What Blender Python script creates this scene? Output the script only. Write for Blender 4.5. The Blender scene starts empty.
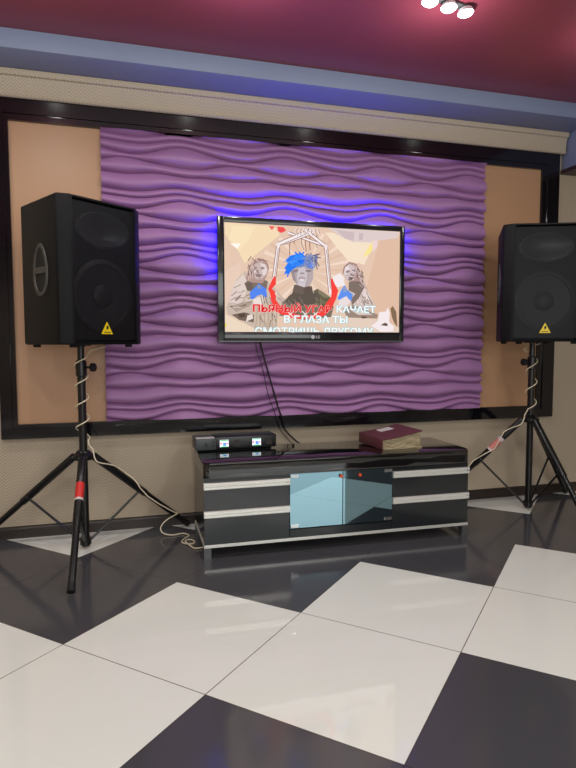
import bpy, bmesh, math, random
from mathutils import Vector, Matrix
random.seed(7)
PI = math.pi
SC = bpy.context.scene
COL = SC.collection

# ------------------------------------------------------------------ materials
def lin(c):
    def f(v):
        v /= 255.0
        return v / 12.92 if v <= 0.04045 else ((v + 0.055) / 1.055) ** 2.4
    return (f(c[0]), f(c[1]), f(c[2]), 1.0)

def mat(name, rgb, rough=0.5, metal=0.0, spec=0.5, coat=0.0, noise=0.0, nscale=30.0, bump=0.0, bscale=200.0, ior=1.5):
    m = bpy.data.materials.new(name); m.use_nodes = True
    nt = m.node_tree; b = nt.nodes['Principled BSDF']
    b.inputs['Base Color'].default_value = lin(rgb)
    b.inputs['Roughness'].default_value = rough
    b.inputs['Metallic'].default_value = metal
    b.inputs['IOR'].default_value = ior
    b.inputs['Specular IOR Level'].default_value = spec
    b.inputs['Coat Weight'].default_value = coat
    b.inputs['Coat Roughness'].default_value = 0.03
    tc = nt.nodes.new('ShaderNodeTexCoord')
    if noise > 0:
        n = nt.nodes.new('ShaderNodeTexNoise'); n.inputs['Scale'].default_value = nscale; n.inputs['Detail'].default_value = 4
        nt.links.new(tc.outputs['Object'], n.inputs['Vector'])
        r = nt.nodes.new('ShaderNodeMix'); r.data_type = 'RGBA'
        c = lin(rgb)
        r.inputs['A'].default_value = tuple(max(0, x * (1 - noise)) for x in c[:3]) + (1,)
        r.inputs['B'].default_value = tuple(min(1, x * (1 + noise)) for x in c[:3]) + (1,)
        nt.links.new(n.outputs['Fac'], r.inputs['Factor'])
        nt.links.new(r.outputs['Result'], b.inputs['Base Color'])
    if bump > 0:
        n2 = nt.nodes.new('ShaderNodeTexNoise'); n2.inputs['Scale'].default_value = bscale; n2.inputs['Detail'].default_value = 3
        nt.links.new(tc.outputs['Object'], n2.inputs['Vector'])
        bp = nt.nodes.new('ShaderNodeBump'); bp.inputs['Strength'].default_value = bump; bp.inputs['Distance'].default_value = 0.002
        nt.links.new(n2.outputs['Fac'], bp.inputs['Height'])
        nt.links.new(bp.outputs['Normal'], b.inputs['Normal'])
    return m

def emit(name, rgb, strength=1.0):
    m = bpy.data.materials.new(name); m.use_nodes = True
    nt = m.node_tree; nt.nodes.clear()
    e = nt.nodes.new('ShaderNodeEmission'); o = nt.nodes.new('ShaderNodeOutputMaterial')
    e.inputs['Color'].default_value = lin(rgb); e.inputs['Strength'].default_value = strength
    nt.links.new(e.outputs[0], o.inputs[0])
    return m

def nmath(nt, op, a, b=None, c=None):
    n = nt.nodes.new('ShaderNodeMath'); n.operation = op
    for i, v in enumerate((a, b, c)):
        if v is None: continue
        if isinstance(v, (int, float)): n.inputs[i].default_value = v
        else: nt.links.new(v, n.inputs[i])
    return n.outputs[0]

M = {}
M['cab_black'] = mat('black lacquer', (36, 39, 42), rough=0.16, spec=0.5, noise=.1)
M['cab_gloss'] = mat('black gloss slab', (8, 8, 11), rough=0.03, spec=0.8, coat=0.4)
M['silver'] = mat('brushed silver', (226, 225, 220), rough=0.25, metal=0.4, noise=.06, nscale=60)
M['feet_metal'] = mat('dull metal', (100, 100, 102), rough=0.4, metal=0.5)
M['dark_in'] = mat('dark shadow board', (12, 12, 14), rough=0.6)
M['door_glass'] = mat('blue mirror glass', (128, 161, 173), rough=0.015, metal=1.0, noise=.02)
M['orange'] = mat('orange knob', (235, 80, 25), rough=0.35)
M['chrome'] = mat('chrome', (205, 205, 205), rough=0.18, metal=1.0)
M['spk_body'] = mat('black speaker plastic', (11, 11, 14), rough=0.5, spec=0.22, bump=0.5, bscale=500)
M['spk_cone'] = mat('speaker cone', (30, 28, 33), rough=0.5)
M['spk_horn'] = mat('horn', (52, 52, 58), rough=0.35)
M['spk_grey'] = mat('handle ring', (70, 67, 62), rough=0.5)
M['rubber'] = mat('rubber', (14, 14, 15), rough=0.7)
M['stand_black'] = mat('black steel tube', (21, 20, 22), rough=0.3, spec=0.5)
M['yellow'] = mat('yellow badge', (238, 205, 20), rough=0.4)
M['ink'] = mat('dark ink', (25, 24, 20), rough=0.5)
M['red_sticker'] = mat('red sticker', (215, 45, 40), rough=0.4)
M['pink_sticker'] = mat('faded pink sticker', (214, 128, 122), rough=0.4)
M['pale_sticker'] = mat('pale sticker', (215, 200, 200), rough=0.4)
M['cable_white'] = mat('cream cable', (232, 218, 190), rough=0.5)
M['cable_black'] = mat('black cable', (18, 15, 20), rough=0.5)
M['frame_black'] = mat('black gloss frame', (15, 13, 19), rough=0.10, spec=0.5, coat=0.2)
M['salmon'] = mat('tan board', (184, 141, 108), rough=0.42, noise=.04, nscale=3)
M['purple'] = mat('purple plaster', (162, 117, 165), rough=0.42, spec=0.35, noise=.05, nscale=6)
M['tv_black'] = mat('tv bezel', (24, 23, 30), rough=0.16, spec=0.5, coat=0.3)
M['tv_back'] = mat('tv back', (16, 16, 18), rough=0.5)
M['logo'] = mat('grey logo', (190, 190, 195), rough=0.3)
M['led'] = emit('blue led', (0, 0, 255), 1.0)
M['maroon'] = mat('maroon cover', (98, 50, 55), rough=0.5, noise=.12, nscale=40, bump=.4, bscale=300)
M['label'] = mat('white label', (215, 208, 208), rough=0.6)
M['baseboard'] = mat('dark wood baseboard', (44, 33, 29), rough=0.4, noise=.25, nscale=20)
M['soffit'] = mat('lavender blue paint', (130, 139, 168), rough=0.55, noise=.03, nscale=5)
M['dark_trim'] = mat('dark brown trim', (66, 44, 46), rough=0.4)
M['ceil_red'] = mat('red stretch ceiling', (132, 56, 72), rough=0.34, spec=0.5, noise=.04, nscale=2)
M['lamp_white'] = mat('white lamp metal', (225, 222, 225), rough=0.35)
M['bulb'] = emit('lit bulb', (240, 245, 255), 14.0)
M['dev_black'] = mat('receiver black', (19, 19, 23), rough=0.35)
M['dev_grey'] = mat('receiver grey', (64, 68, 72), rough=0.4)
M['dev_window'] = mat('dark red window', (30, 10, 13), rough=0.4)
M['plaster'] = mat('beige plaster', (176, 158, 140), rough=0.7)

def pages_mat():
    m = mat('yellowed page edges', (168, 150, 118), rough=0.85)
    nt = m.node_tree; b = nt.nodes['Principled BSDF']
    tc = nt.nodes.new('ShaderNodeTexCoord'); mp = nt.nodes.new('ShaderNodeMapping')
    mp.inputs['Scale'].default_value = (14, 14, 420)
    n = nt.nodes.new('ShaderNodeTexNoise'); n.inputs['Scale'].default_value = 1.0; n.inputs['Detail'].default_value = 5
    cr = nt.nodes.new('ShaderNodeValToRGB')
    cr.color_ramp.elements[0].position = .3; cr.color_ramp.elements[0].color = lin((112, 96, 74))
    cr.color_ramp.elements[1].position = .7; cr.color_ramp.elements[1].color = lin((205, 190, 155))
    nt.links.new(tc.outputs['Object'], mp.inputs[0]); nt.links.new(mp.outputs[0], n.inputs['Vector'])
    nt.links.new(n.outputs['Fac'], cr.inputs[0]); nt.links.new(cr.outputs[0], b.inputs['Base Color'])
    return m
M['pages'] = pages_mat()

TILE = 0.6
def floor_mat():
    m = bpy.data.materials.new('polished tiles'); m.use_nodes = True
    nt = m.node_tree; b = nt.nodes['Principled BSDF']
    geo = nt.nodes.new('ShaderNodeTexCoord'); sep = nt.nodes.new('ShaderNodeSeparateXYZ')
    nt.links.new(geo.outputs['Object'], sep.inputs[0])
    ang = 0.7858; ca, sa = math.cos(ang), math.sin(ang)
    X = nmath(nt, 'SUBTRACT', sep.outputs[0], -0.1974); Y = nmath(nt, 'SUBTRACT', sep.outputs[1], -1.243)
    u = nmath(nt, 'DIVIDE', nmath(nt, 'ADD', nmath(nt, 'MULTIPLY', X, ca), nmath(nt, 'MULTIPLY', Y, sa)), TILE)
    v = nmath(nt, 'DIVIDE', nmath(nt, 'SUBTRACT', nmath(nt, 'MULTIPLY', X, sa), nmath(nt, 'MULTIPLY', Y, ca)), TILE)
    iu = nmath(nt, 'FLOOR', u); iv = nmath(nt, 'FLOOR', v)
    d = nmath(nt, 'ADD', nmath(nt, 'SUBTRACT', iv, iu), 400.0)
    white = nmath(nt, 'LESS_THAN', nmath(nt, 'MODULO', d, 4.0), 1.5)
    fu = nmath(nt, 'SUBTRACT', u, iu); fv = nmath(nt, 'SUBTRACT', v, iv)
    eu = nmath(nt, 'MINIMUM', fu, nmath(nt, 'SUBTRACT', 1.0, fu)); ev = nmath(nt, 'MINIMUM', fv, nmath(nt, 'SUBTRACT', 1.0, fv))
    grout = nmath(nt, 'LESS_THAN', nmath(nt, 'MINIMUM', eu, ev), 0.0028)
    n = nt.nodes.new('ShaderNodeTexNoise'); n.inputs['Scale'].default_value = 3; n.inputs['Detail'].default_value = 5
    nt.links.new(geo.outputs['Object'], n.inputs['Vector'])
    wm = nt.nodes.new('ShaderNodeMix'); wm.data_type = 'RGBA'
    wm.inputs['A'].default_value = lin((238, 239, 232)); wm.inputs['B'].default_value = lin((244, 245, 239))
    nt.links.new(n.outputs['Fac'], wm.inputs['Factor'])
    mx = nt.nodes.new('ShaderNodeMix'); mx.data_type = 'RGBA'
    mx.inputs['A'].default_value = lin((76, 75, 80))
    nt.links.new(wm.outputs['Result'], mx.inputs['B']); nt.links.new(white, mx.inputs['Factor'])
    gm = nt.nodes.new('ShaderNodeMix'); gm.data_type = 'RGBA'
    gc = nt.nodes.new('ShaderNodeMix'); gc.data_type = 'RGBA'
    gc.inputs['A'].default_value = lin((52, 50, 52)); gc.inputs['B'].default_value = lin((120, 106, 98))
    nt.links.new(white, gc.inputs['Factor'])
    nt.links.new(mx.outputs['Result'], gm.inputs['A']); nt.links.new(gc.outputs['Result'], gm.inputs['B'])
    nt.links.new(grout, gm.inputs['Factor'])
    nt.links.new(gm.outputs['Result'], b.inputs['Base Color'])
    nt.links.new(nmath(nt, 'MULTIPLY_ADD', white, -.09, .12), b.inputs['Roughness']); b.inputs['IOR'].default_value = 1.55
    return m
M['floor'] = floor_mat()

def wallpaper_mat():
    m = bpy.data.materials.new('herringbone wallpaper'); m.use_nodes = True
    nt = m.node_tree; b = nt.nodes['Principled BSDF']
    tc = nt.nodes.new('ShaderNodeTexCoord'); sep = nt.nodes.new('ShaderNodeSeparateXYZ')
    nt.links.new(tc.outputs['Object'], sep.inputs[0])
    xx = nmath(nt, 'ADD', sep.outputs[0], sep.outputs[1])
    zig = nmath(nt, 'PINGPONG', xx, 0.038)
    s = nmath(nt, 'ADD', sep.outputs[2], nmath(nt, 'MULTIPLY', zig, 1.1))
    w = nmath(nt, 'SINE', nmath(nt, 'MULTIPLY', s, 2 * PI / 0.017))
    f = nmath(nt, 'MULTIPLY_ADD', w, 0.5, 0.5)
    n = nt.nodes.new('ShaderNodeTexNoise'); n.inputs['Scale'].default_value = 120; n.inputs['Detail'].default_value = 4
    nt.links.new(tc.outputs['Object'], n.inputs['Vector'])
    f2 = nmath(nt, 'MULTIPLY_ADD', n.outputs['Fac'], 0.5, nmath(nt, 'MULTIPLY', f, 0.7))
    mx = nt.nodes.new('ShaderNodeMix'); mx.data_type = 'RGBA'
    mx.inputs['A'].default_value = lin((158, 141, 121)); mx.inputs['B'].default_value = lin((194, 178, 157))
    nt.links.new(f2, mx.inputs['Factor']); nt.links.new(mx.outputs['Result'], b.inputs['Base Color'])
    bp = nt.nodes.new('ShaderNodeBump'); bp.inputs['Strength'].default_value = .25; bp.inputs['Distance'].default_value = .001
    nt.links.new(f2, bp.inputs['Height']); nt.links.new(bp.outputs['Normal'], b.inputs['Normal'])
    b.inputs['Roughness'].default_value = .6
    return m
M['wallpaper'] = wallpaper_mat()

def grille_mat():
    m = bpy.data.materials.new('perforated grille'); m.use_nodes = True
    nt = m.node_tree; b = nt.nodes['Principled BSDF']; out = nt.nodes['Material Output']
    b.inputs['Base Color'].default_value = lin((26, 25, 30)); b.inputs['Roughness'].default_value = .45; b.inputs['Metallic'].default_value = .3
    tc = nt.nodes.new('ShaderNodeTexCoord'); sep = nt.nodes.new('ShaderNodeSeparateXYZ')
    nt.links.new(tc.outputs['Object'], sep.inputs[0])
    k = 2 * PI / 0.0085
    a = nmath(nt, 'SINE', nmath(nt, 'MULTIPLY', sep.outputs[0], k)); c = nmath(nt, 'SINE', nmath(nt, 'MULTIPLY', sep.outputs[2], k * .58))
    hole = nmath(nt, 'GREATER_THAN', nmath(nt, 'MULTIPLY', a, c), -0.08)
    hole2 = nmath(nt, 'MULTIPLY', hole, 1.0)
    tr = nt.nodes.new('ShaderNodeBsdfTransparent'); mx = nt.nodes.new('ShaderNodeMixShader')
    nt.links.new(hole2, mx.inputs[0]); nt.links.new(b.outputs[0], mx.inputs[1]); nt.links.new(tr.outputs[0], mx.inputs[2])
    nt.links.new(mx.outputs[0], out.inputs[0])
    return m
M['grille'] = grille_mat()

# ------------------------------------------------------------------ mesh helpers
def V(*a): return Vector(a)

def mk(name, bm, m, parent=None, smooth=False, loc=None, rot=None):
    bmesh.ops.recalc_face_normals(bm, faces=bm.faces)
    me = bpy.data.meshes.new(name); bm.to_mesh(me); bm.free()
    ms = m if isinstance(m, (list, tuple)) else [m]
    for x in ms: me.materials.append(M[x] if isinstance(x, str) else x)
    if smooth:
        for p in me.polygons: p.use_smooth = True
        if smooth != 'all': me.set_sharp_from_angle(angle=math.radians(35))
    o = bpy.data.objects.new(name, me); COL.objects.link(o)
    if parent: o.parent = parent
    if loc: o.location = loc
    if rot: o.rotation_euler = rot
    return o

def tag(o, label=None, cat=None, group=None, kind=None):
    if label: o['label'] = label
    if cat: o['category'] = cat
    if group: o['group'] = group
    if kind: o['kind'] = kind
    return o

def thing(name, loc, rz, label, cat, group=None):
    o = bpy.data.objects.new(name, None); COL.objects.link(o)
    o.empty_display_size = .1
    o.location = loc; o.rotation_euler = (0, 0, rz)
    return tag(o, label, cat, group)

def box(bm, x0, x1, y0, y1, z0, z1, bev=0.0, seg=2, mi=0):
    vs = [bm.verts.new((x, y, z)) for z in (z0, z1) for y in (y0, y1) for x in (x0, x1)]
    fs = [bm.faces.new([vs[i] for i in q]) for q in ((0, 2, 3, 1), (4, 5, 7, 6), (0, 1, 5, 4), (1, 3, 7, 5), (3, 2, 6, 7), (2, 0, 4, 6))]
    for f in fs: f.material_index = mi
    if bev > 0:
        es = list({e for f in fs for e in f.edges})
        bmesh.ops.bevel(bm, geom=es, offset=bev, segments=seg, affect='EDGES', profile=.5)
    return bm

def bx(*a, **k): return box(bmesh.new(), *a, **k)

def tube(bm, pts, r, n=10, caps=True, mi=0):
    pts = [Vector(p) for p in pts]
    rs = r if isinstance(r, (list, tuple)) else [r] * len(pts)
    rings = []; up = None
    for i, p in enumerate(pts):
        t = (pts[min(i + 1, len(pts) - 1)] - pts[max(i - 1, 0)]).normalized()
        if up is None:
            up = t.orthogonal().normalized()
        else:
            up = (up - t * up.dot(t))
            up = up.normalized() if up.length > 1e-6 else t.orthogonal().normalized()
        w = t.cross(up)
        rings.append([bm.verts.new(p + (up * math.cos(2 * PI * k / n) + w * math.sin(2 * PI * k / n)) * rs[i]) for k in range(n)])
    for a, b in zip(rings, rings[1:]):
        for k in range(n):
            f = bm.faces.new((a[k], a[(k + 1) % n], b[(k + 1) % n], b[k])); f.material_index = mi
    if caps:
        for rg in (rings[0][::-1], rings[-1]):
            f = bm.faces.new(rg); f.material_index = mi
    return bm

def lathe(bm, prof, n=32, c=(0, 0, 0), axis='z', mi=0, sx=1.0, sz=1.0):
    rings = []
    for r, h in prof:
        ring = []
        for k in range(n):
            a = 2 * PI * k / n
            if axis == 'z': p = (c[0] + r * math.cos(a), c[1] + r * math.sin(a), c[2] + h)
            else: p = (c[0] + sx * r * math.cos(a), c[1] + h, c[2] + sz * r * math.sin(a))
            ring.append(bm.verts.new(p))
        rings.append(ring)
    for a, b in zip(rings, rings[1:]):
        for k in range(n):
            f = bm.faces.new((a[k], a[(k + 1) % n], b[(k + 1) % n], b[k])); f.material_index = mi
    bm.faces.new(rings[0][::-1]).material_index = mi; bm.faces.new(rings[-1]).material_index = mi
    return bm

def prism(bm, poly, y0, y1, mi=0):
    """polygon in x,z extruded along y"""
    a = [bm.verts.new((x, y0, z)) for x, z in poly]; b = [bm.verts.new((x, y1, z)) for x, z in poly]
    n = len(poly)
    bm.faces.new(a).material_index = mi; bm.faces.new(b[::-1]).material_index = mi
    for k in range(n):
        bm.faces.new((a[k], b[k], b[(k + 1) % n], a[(k + 1) % n])).material_index = mi
    return bm

def prismz(bm, poly, z0, z1, mi=0):
    a = [bm.verts.new((x, y, z0)) for x, y in poly]; b = [bm.verts.new((x, y, z1)) for x, y in poly]
    n = len(poly)
    bm.faces.new(a[::-1]).material_index = mi; bm.faces.new(b).material_index = mi
    for k in range(n):
        bm.faces.new((a[k], a[(k + 1) % n], b[(k + 1) % n], b[k])).material_index = mi
    return bm

def spline(pts, sub=8):
    P = [Vector(p) for p in pts]; out = []
    for i in range(len(P) - 1):
        p0 = P[max(i - 1, 0)]; p1 = P[i]; p2 = P[i + 1]; p3 = P[min(i + 2, len(P) - 1)]
        for k in range(sub):
            t = k / sub
            out.append(0.5 * ((2 * p1) + (p2 - p0) * t + (2 * p0 - 5 * p1 + 4 * p2 - p3) * t * t + (3 * p1 - p0 - 3 * p2 + p3) * t ** 3))
    out.append(P[-1]); return out

# ------------------------------------------------------------------ the room
XL, XR, YB, ZC = -2.6, 4.6, -6.2, 2.452
ZS = 2.365          # soffit underside
YS = -0.295         # soffit front edge
XB = 2.83           # dropped beam on the right
tag(mk('floor', bx(XL, XR, YB, 0.0, -.08, 0), 'floor'), kind='structure')
tag(mk('wall_back', bx(XL, XR, 0.0, .12, 0, 2.56), 'wallpaper'), kind='structure')
tag(mk('wall_left', bx(XL - .12, XL, YB, .12, 0, 2.56), 'wallpaper'), kind='structure')
tag(mk('wall_right', bx(XR, XR + .12, YB, .12, 0, 2.56), 'wallpaper'), kind='structure')
tag(mk('wall_front', bx(XL, XR, YB - .12, YB, 0, 2.56), 'wallpaper'), kind='structure')
tag(mk('ceiling', bx(XL, XR, YB, 0, ZC, ZC + .1), 'ceil_red'), kind='structure')
tag(mk('trim_1', bx(XL, XB, YS, 0, ZS, ZC, bev=.003), 'soffit', smooth=True), 'lavender blue dropped soffit along the top of the wall', 'soffit', kind='structure')
tag(mk('trim_2', bx(XB, XR, YB + .3, 0, 2.147, ZC), 'soffit'), 'lavender blue dropped ceiling beam at the right', 'soffit', kind='structure')
tag(mk('trim_3', bx(XB - .006, XR, YB + .3, 0, 2.122, 2.147), 'dark_trim'), 'dark brown edge under the blue beam', 'trim', kind='structure')
# baseboard
bm = bmesh.new()
prof = [(0, 0), (-.016, 0), (-.016, .05), (-.012, .058), (-.004, .062), (0, .062)]
vsA = [bm.verts.new((XL, y, z)) for y, z in prof]; vsB = [bm.verts.new((XR, y, z)) for y, z in prof]
for k in range(len(prof)):
    j = (k + 1) % len(prof); bm.faces.new((vsA[k], vsA[j], vsB[j], vsB[k]))
bm.faces.new(vsA); bm.faces.new(vsB[::-1])
tag(mk('baseboard_back', bm, 'baseboard'), kind='structure')
# wallpapered pelmet with crown lip, over the frame
XPL, XPR = XL, 2.815
bm = bmesh.new()
prof = [(-.002, 2.243), (-.05, 2.236), (-.058, 2.241), (-.058, 2.247), (-.054, 2.25), (-.06, 2.318), (-.066, 2.332), (-.078, 2.336), (-.082, 2.344), (-.082, ZS - .002), (-.002, ZS - .002)]
vsA = [bm.verts.new((XPL, y, z)) for y, z in prof]; vsB = [bm.verts.new((XPR, y, z)) for y, z in prof]
for k in range(len(prof)):
    j = (k + 1) % len(prof); bm.faces.new((vsA[k], vsA[j], vsB[j], vsB[k]))
bm.faces.new(vsA); bm.faces.new(vsB[::-1])
tag(mk('trim_4', bm, 'wallpaper', smooth=True), 'beige wallpapered cornice moulding above the black frame', 'trim', kind='structure')

# ------------------------------------------------------------------ black frame and its panels
IX0, IX1, IZ0, IZ1 = -.4991, 2.66, .6036, 2.1336
OX0, OX1, OZ0, OZ1 = -.5788, 2.7877, .5284, 2.2414
fr = thing('panel_frame', (0, 0, 0), 0, 'glossy black rectangular frame mounted on the wall around the purple wave panel', 'frame')
fr.location = (0, 0, 0)
def bar(q0, q1, q2, q3):
    """frame bar: outer edge q0-q1, inner edge q3-q2 (x,z), stepped cross-section"""
    bm = bmesh.new()
    def lerp(a, b, t): return (a[0] + (b[0] - a[0]) * t, a[1] + (b[1] - a[1]) * t)
    steps = [(0, -.002), (0, -.038), (.02, -.041), (.70, -.041), (.715, -.033), (1, -.033), (1, -.002)]
    A = [bm.verts.new((*(lambda p: (p[0], y, p[1]))(lerp(q0, q3, t)),)) for t, y in steps]
    B = [bm.verts.new((*(lambda p: (p[0], y, p[1]))(lerp(q1, q2, t)),)) for t, y in steps]
    for k in range(len(steps)):
        j = (k + 1) % len(steps); bm.faces.new((A[k], A[j], B[j], B[k]))
    bm.faces.new(A); bm.faces.new(B[::-1])
    return bm
O = [(OX0, OZ0), (OX1, OZ0), (OX1, OZ1), (OX0, OZ1)]; I = [(IX0, IZ0), (IX1, IZ0), (IX1, IZ1), (IX0, IZ1)]
for k in range(4):
    j = (k + 1) % 4
    mk('frame_bar', bar(O[k], O[j], I[j], I[k]), 'frame_black', fr, smooth=True)
PX0, PX1 = -.06, 2.233
tag(mk('flat_panel', bx(IX0 + .0005, PX0 - .001, -.016, -.002, IZ0 + .0005, IZ1 - .0005), 'salmon'),
    'flat tan board inside the frame at the left of the purple waves', 'wall panel', 'tan boards beside the waves')
tag(mk('flat_panel', bx(PX1 + .001, IX1 - .0005, -.016, -.002, IZ0 + .0005, IZ1 - .0005), 'salmon'),
    'flat tan board inside the frame at the right of the purple waves', 'wall panel', 'tan boards beside the waves')

# purple relief of rolling waves
def wave_panel():
    LX, LZ = .59, .284
    xc, zl = .37, 2.012         # where a lens bulges
    curves = [(.07, .05, 0.0, .010), (.19, .05, .02, .008), (.47, .014, .18, .014), (.68, -.06, .0, .010), (.91, .09, .0, .008)]
    def cz(j, k, x):
        m, a, ph, a2 = curves[k]
        th = 2 * PI * ((x - xc) / LX + ph)
        return zl + LZ * (j + m - .8 + a * math.cos(th) + a2 * math.cos(2 * th + 1.0)) - .013 * (x - xc) / 1.77
    NX = 230; NR = 10
    xs = [PX0 + (PX1 - PX0) * i / NX for i in range(NX + 1)]
    cur = [(j, k) for j in range(-6, 3) for k in range(5)]
    rows = []
    prevc = None
    for a, b in zip(cur, cur[1:]):
        za = [cz(*a, x) for x in xs]; zb = [cz(*b, x) for x in xs]
        if max(zb) < IZ0 or min(za) > IZ1: continue
        for r in range(NR):
            t = r / NR
            zz = []; yy = []
            for p, q in zip(za, zb):
                wdt = max(.006, q - p)
                hgt = min(.038, .62 * wdt)
                tt = t
                pr = (math.sin(PI * tt ** .74)) ** .9 if 0 < tt < 1 else 0
                zz.append(p + (q - p) * t); yy.append(-.020 - hgt * pr)
            rows.append((zz, yy))
    bm = bmesh.new(); vr = []
    for zz, yy in rows:
        if max(zz) < IZ0 - .03 or min(zz) > IZ1 + .03: continue
        vr.append([bm.verts.new((x, y, min(max(z, IZ0 + .0006), IZ1 - .0006))) for x, y, z in zip(xs, yy, zz)])
    for a, b in zip(vr, vr[1:]):
        for i in range(NX):
            try: bm.faces.new((a[i], a[i + 1], b[i + 1], b[i]))
            except ValueError: pass
    # sides back to the wall
    for idx in (0, NX):
        back = [bm.verts.new((r[idx].co.x, -.003, r[idx].co.z)) for r in vr]
        for k in range(len(vr) - 1):
            bm.faces.new((vr[k][idx], vr[k + 1][idx], back[k + 1], back[k]))
    for rw in (vr[0], vr[-1]):
        back = [bm.verts.new((v.co.x, -.003, v.co.z)) for v in rw]
        for k in range(NX):
            bm.faces.new((rw[k], rw[k + 1], back[k + 1], back[k]))
    bmesh.ops.dissolve_degenerate(bm, dist=1e-6, edges=bm.edges)
    me = bpy.data.meshes.new('wave_panel')
    bmesh.ops.recalc_face_normals(bm, faces=bm.faces)
    bm.to_mesh(me); bm.free()
    me.materials.append(M['purple'])
    for p in me.polygons: p.use_smooth = True
    me.set_sharp_from_angle(angle=math.radians(50))
    o = bpy.data.objects.new('wave_panel', me); COL.objects.link(o)
    tag(o, 'purple relief panel of rolling horizontal waves inside the black frame', 'wall panel')
wave_panel()

# ------------------------------------------------------------------ television
TX0, TX1, TZ0, TZ1 = .530, 1.640, 1.025, 1.7035
TCX, TCZ = (TX0 + TX1) / 2, (TZ0 + TZ1) / 2
tv = thing('television', (TCX, -.05, TCZ), 0, 'flat black television hung in the middle of the purple waves showing a karaoke picture', 'television')
hw, hh = (TX1 - TX0) / 2, (TZ1 - TZ0) / 2
# screen rectangle, local
sx0, sx1, sz0, sz1 = .568 - TCX, 1.611 - TCX, 1.083 - TCZ, 1.672 - TCZ
YF = -.075; 
bm = bmesh.new()
box(bm, -hw, sx0, YF, YF + .03, -hh, hh, bev=.003); box(bm, sx1, hw, YF, YF + .03, -hh, hh, bev=.003)
box(bm, sx0 - .004, sx1 + .004, YF, YF + .03, -hh, sz0, bev=.003); box(bm, sx0 - .004, sx1 + .004, YF, YF + .03, sz1, hh, bev=.003)
mk('bezel', bm, 'tv_black', tv, smooth=True)
bm = bx(-hw + .004, hw - .004, YF - .0015, YF + .002, -hh + .003, -hh + .009)
tag(mk('edge_strip', bm, 'feet_metal', tv), 'thin grey strip along the lower edge')
bm = bx(-hw + .015, hw - .015, YF + .0301, YF + .048, -hh + .02, hh - .02, bev=.006)
mk('back_cover', bm, 'tv_back', tv, smooth=True)
mk('wall_bracket', bx(-.2, .2, YF + .0482, -.0125, -.16, .16), 'tv_back', tv)

SCR = {}
def em(rgb):
    if rgb not in SCR: SCR[rgb] = emit('screen %d %d %d' % rgb, rgb, 1.0)
    return SCR[rgb]

# the picture: drawn in units of its own and mapped onto the flat screen
HC = ((6.4, 13.), (1135., 70.), (19., 714.), (1128., 723.))
import numpy as np
def _hom():
    A = []; b = []
    for (x, y), (u, v) in zip(HC, ((0, 0), (1, 0), (0, 1), (1, 1))):
        A.append([x, y, 1, 0, 0, 0, -u * x, -u * y]); b.append(u)
        A.append([0, 0, 0, x, y, 1, -v * x, -v * y]); b.append(v)
    return np.append(np.linalg.solve(np.array(A, float), np.array(b, float)), 1).reshape(3, 3)
HM = _hom()
def inv_bil(x, y):
    r = HM @ np.array([x, y, 1.0]); return float(r[0] / r[2]), float(r[1] / r[2])
def S(x, y):
    u, v = inv_bil(x, y)
    return sx0 + (sx1 - sx0) * u, sz1 - (sz1 - sz0) * v
SB = bmesh.new(); SM = []; lay = [0]
def midx(rgb):
    m = em(rgb)
    if m not in SM: SM.append(m)
    return SM.index(m)
def poly_local(pts, rgb):
    lay[0] += 1
    y = YF + .0065 - lay[0] * .0000085
    vs = [SB.verts.new((x, y, z)) for x, z in pts]
    f = SB.faces.new(vs); f.material_index = midx(rgb)
def P(pts, rgb):
    q = []
    for x, y in pts:
        a, b = S(x, y); q.append((min(max(a, sx0), sx1), min(max(b, sz0), sz1)))
    poly_local(q, rgb)
def L(pts, w, rgb):
    for (x0, y0), (x1, y1) in zip(pts, pts[1:]):
        d = math.hypot(x1 - x0, y1 - y0) or 1; nx, ny = -(y1 - y0) / d * w / 2, (x1 - x0) / d * w / 2
        ex, ey = (x1 - x0) / d * w * .3, (y1 - y0) / d * w * .3
        P([(x0 + nx - ex, y0 + ny - ey), (x1 + nx + ex, y1 + ny + ey), (x1 - nx + ex, y1 - ny + ey), (x0 - nx - ex, y0 - ny - ey)], rgb)
def D(x, y, rx, ry, rgb, n=14):
    P([(x + rx * math.cos(2 * PI * k / n), y + ry * math.sin(2 * PI * k / n)) for k in range(n)], rgb)

box(SB, sx0 - .003, sx1 + .003, YF + .0068, YF + .0095, sz0 - .003, sz1 + .003, mi=midx((231, 200, 178)))
# paper and rays
P([(1000, 130), (1140, 90), (1140, 720), (960, 720), (900, 500)], (226, 190, 166))
P([(0, 330), (120, 260), (90, 560), (0, 600)], (234, 205, 186))
for k in range(26):
    a = k * 2 * PI / 26
    c = (243, 218, 200) if k % 2 else (226, 192, 170)
    P([(530 + 60 * math.cos(a), 320 + 60 * math.sin(a)), (530 + 300 * math.cos(a - .05), 320 + 250 * math.sin(a - .05)), (530 + 300 * math.cos(a + .05), 320 + 250 * math.sin(a + .05))], c)
P([(12, 15), (330, 42), (362, 95), (140, 278), (100, 200), (40, 130), (14, 90)], (246, 221, 184))
P([(60, 40), (200, 40), (170, 120), (100, 190), (40, 120)], (250, 228, 190))
P([(46, 150), (112, 150), (92, 186)], (255, 250, 238))
P([(650, 78), (700, 78), (830, 140), (990, 112), (960, 155), (905, 285), (800, 262), (740, 190)], (247, 226, 202))
P([(672, 42), (1128, 72), (1122, 112), (1000, 128), (960, 142), (830, 136), (760, 110)], (224, 206, 204))
P([(720, 60), (840, 75), (835, 130), (780, 115)], (208, 188, 190))
P([(870, 80), (900, 82), (890, 125), (868, 128)], (205, 186, 190))
P([(893, 238), (925, 178), (962, 128), (978, 150), (940, 215)], (250, 230, 150))
P([(955, 140), (985, 120), (990, 165), (960, 205)], (240, 215, 215))
P([(289, 38), (329, 40), (311, 64)], (240, 105, 95)); P([(345, 40), (385, 45), (402, 65), (372, 82), (348, 70)], (242, 80, 80))
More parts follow.
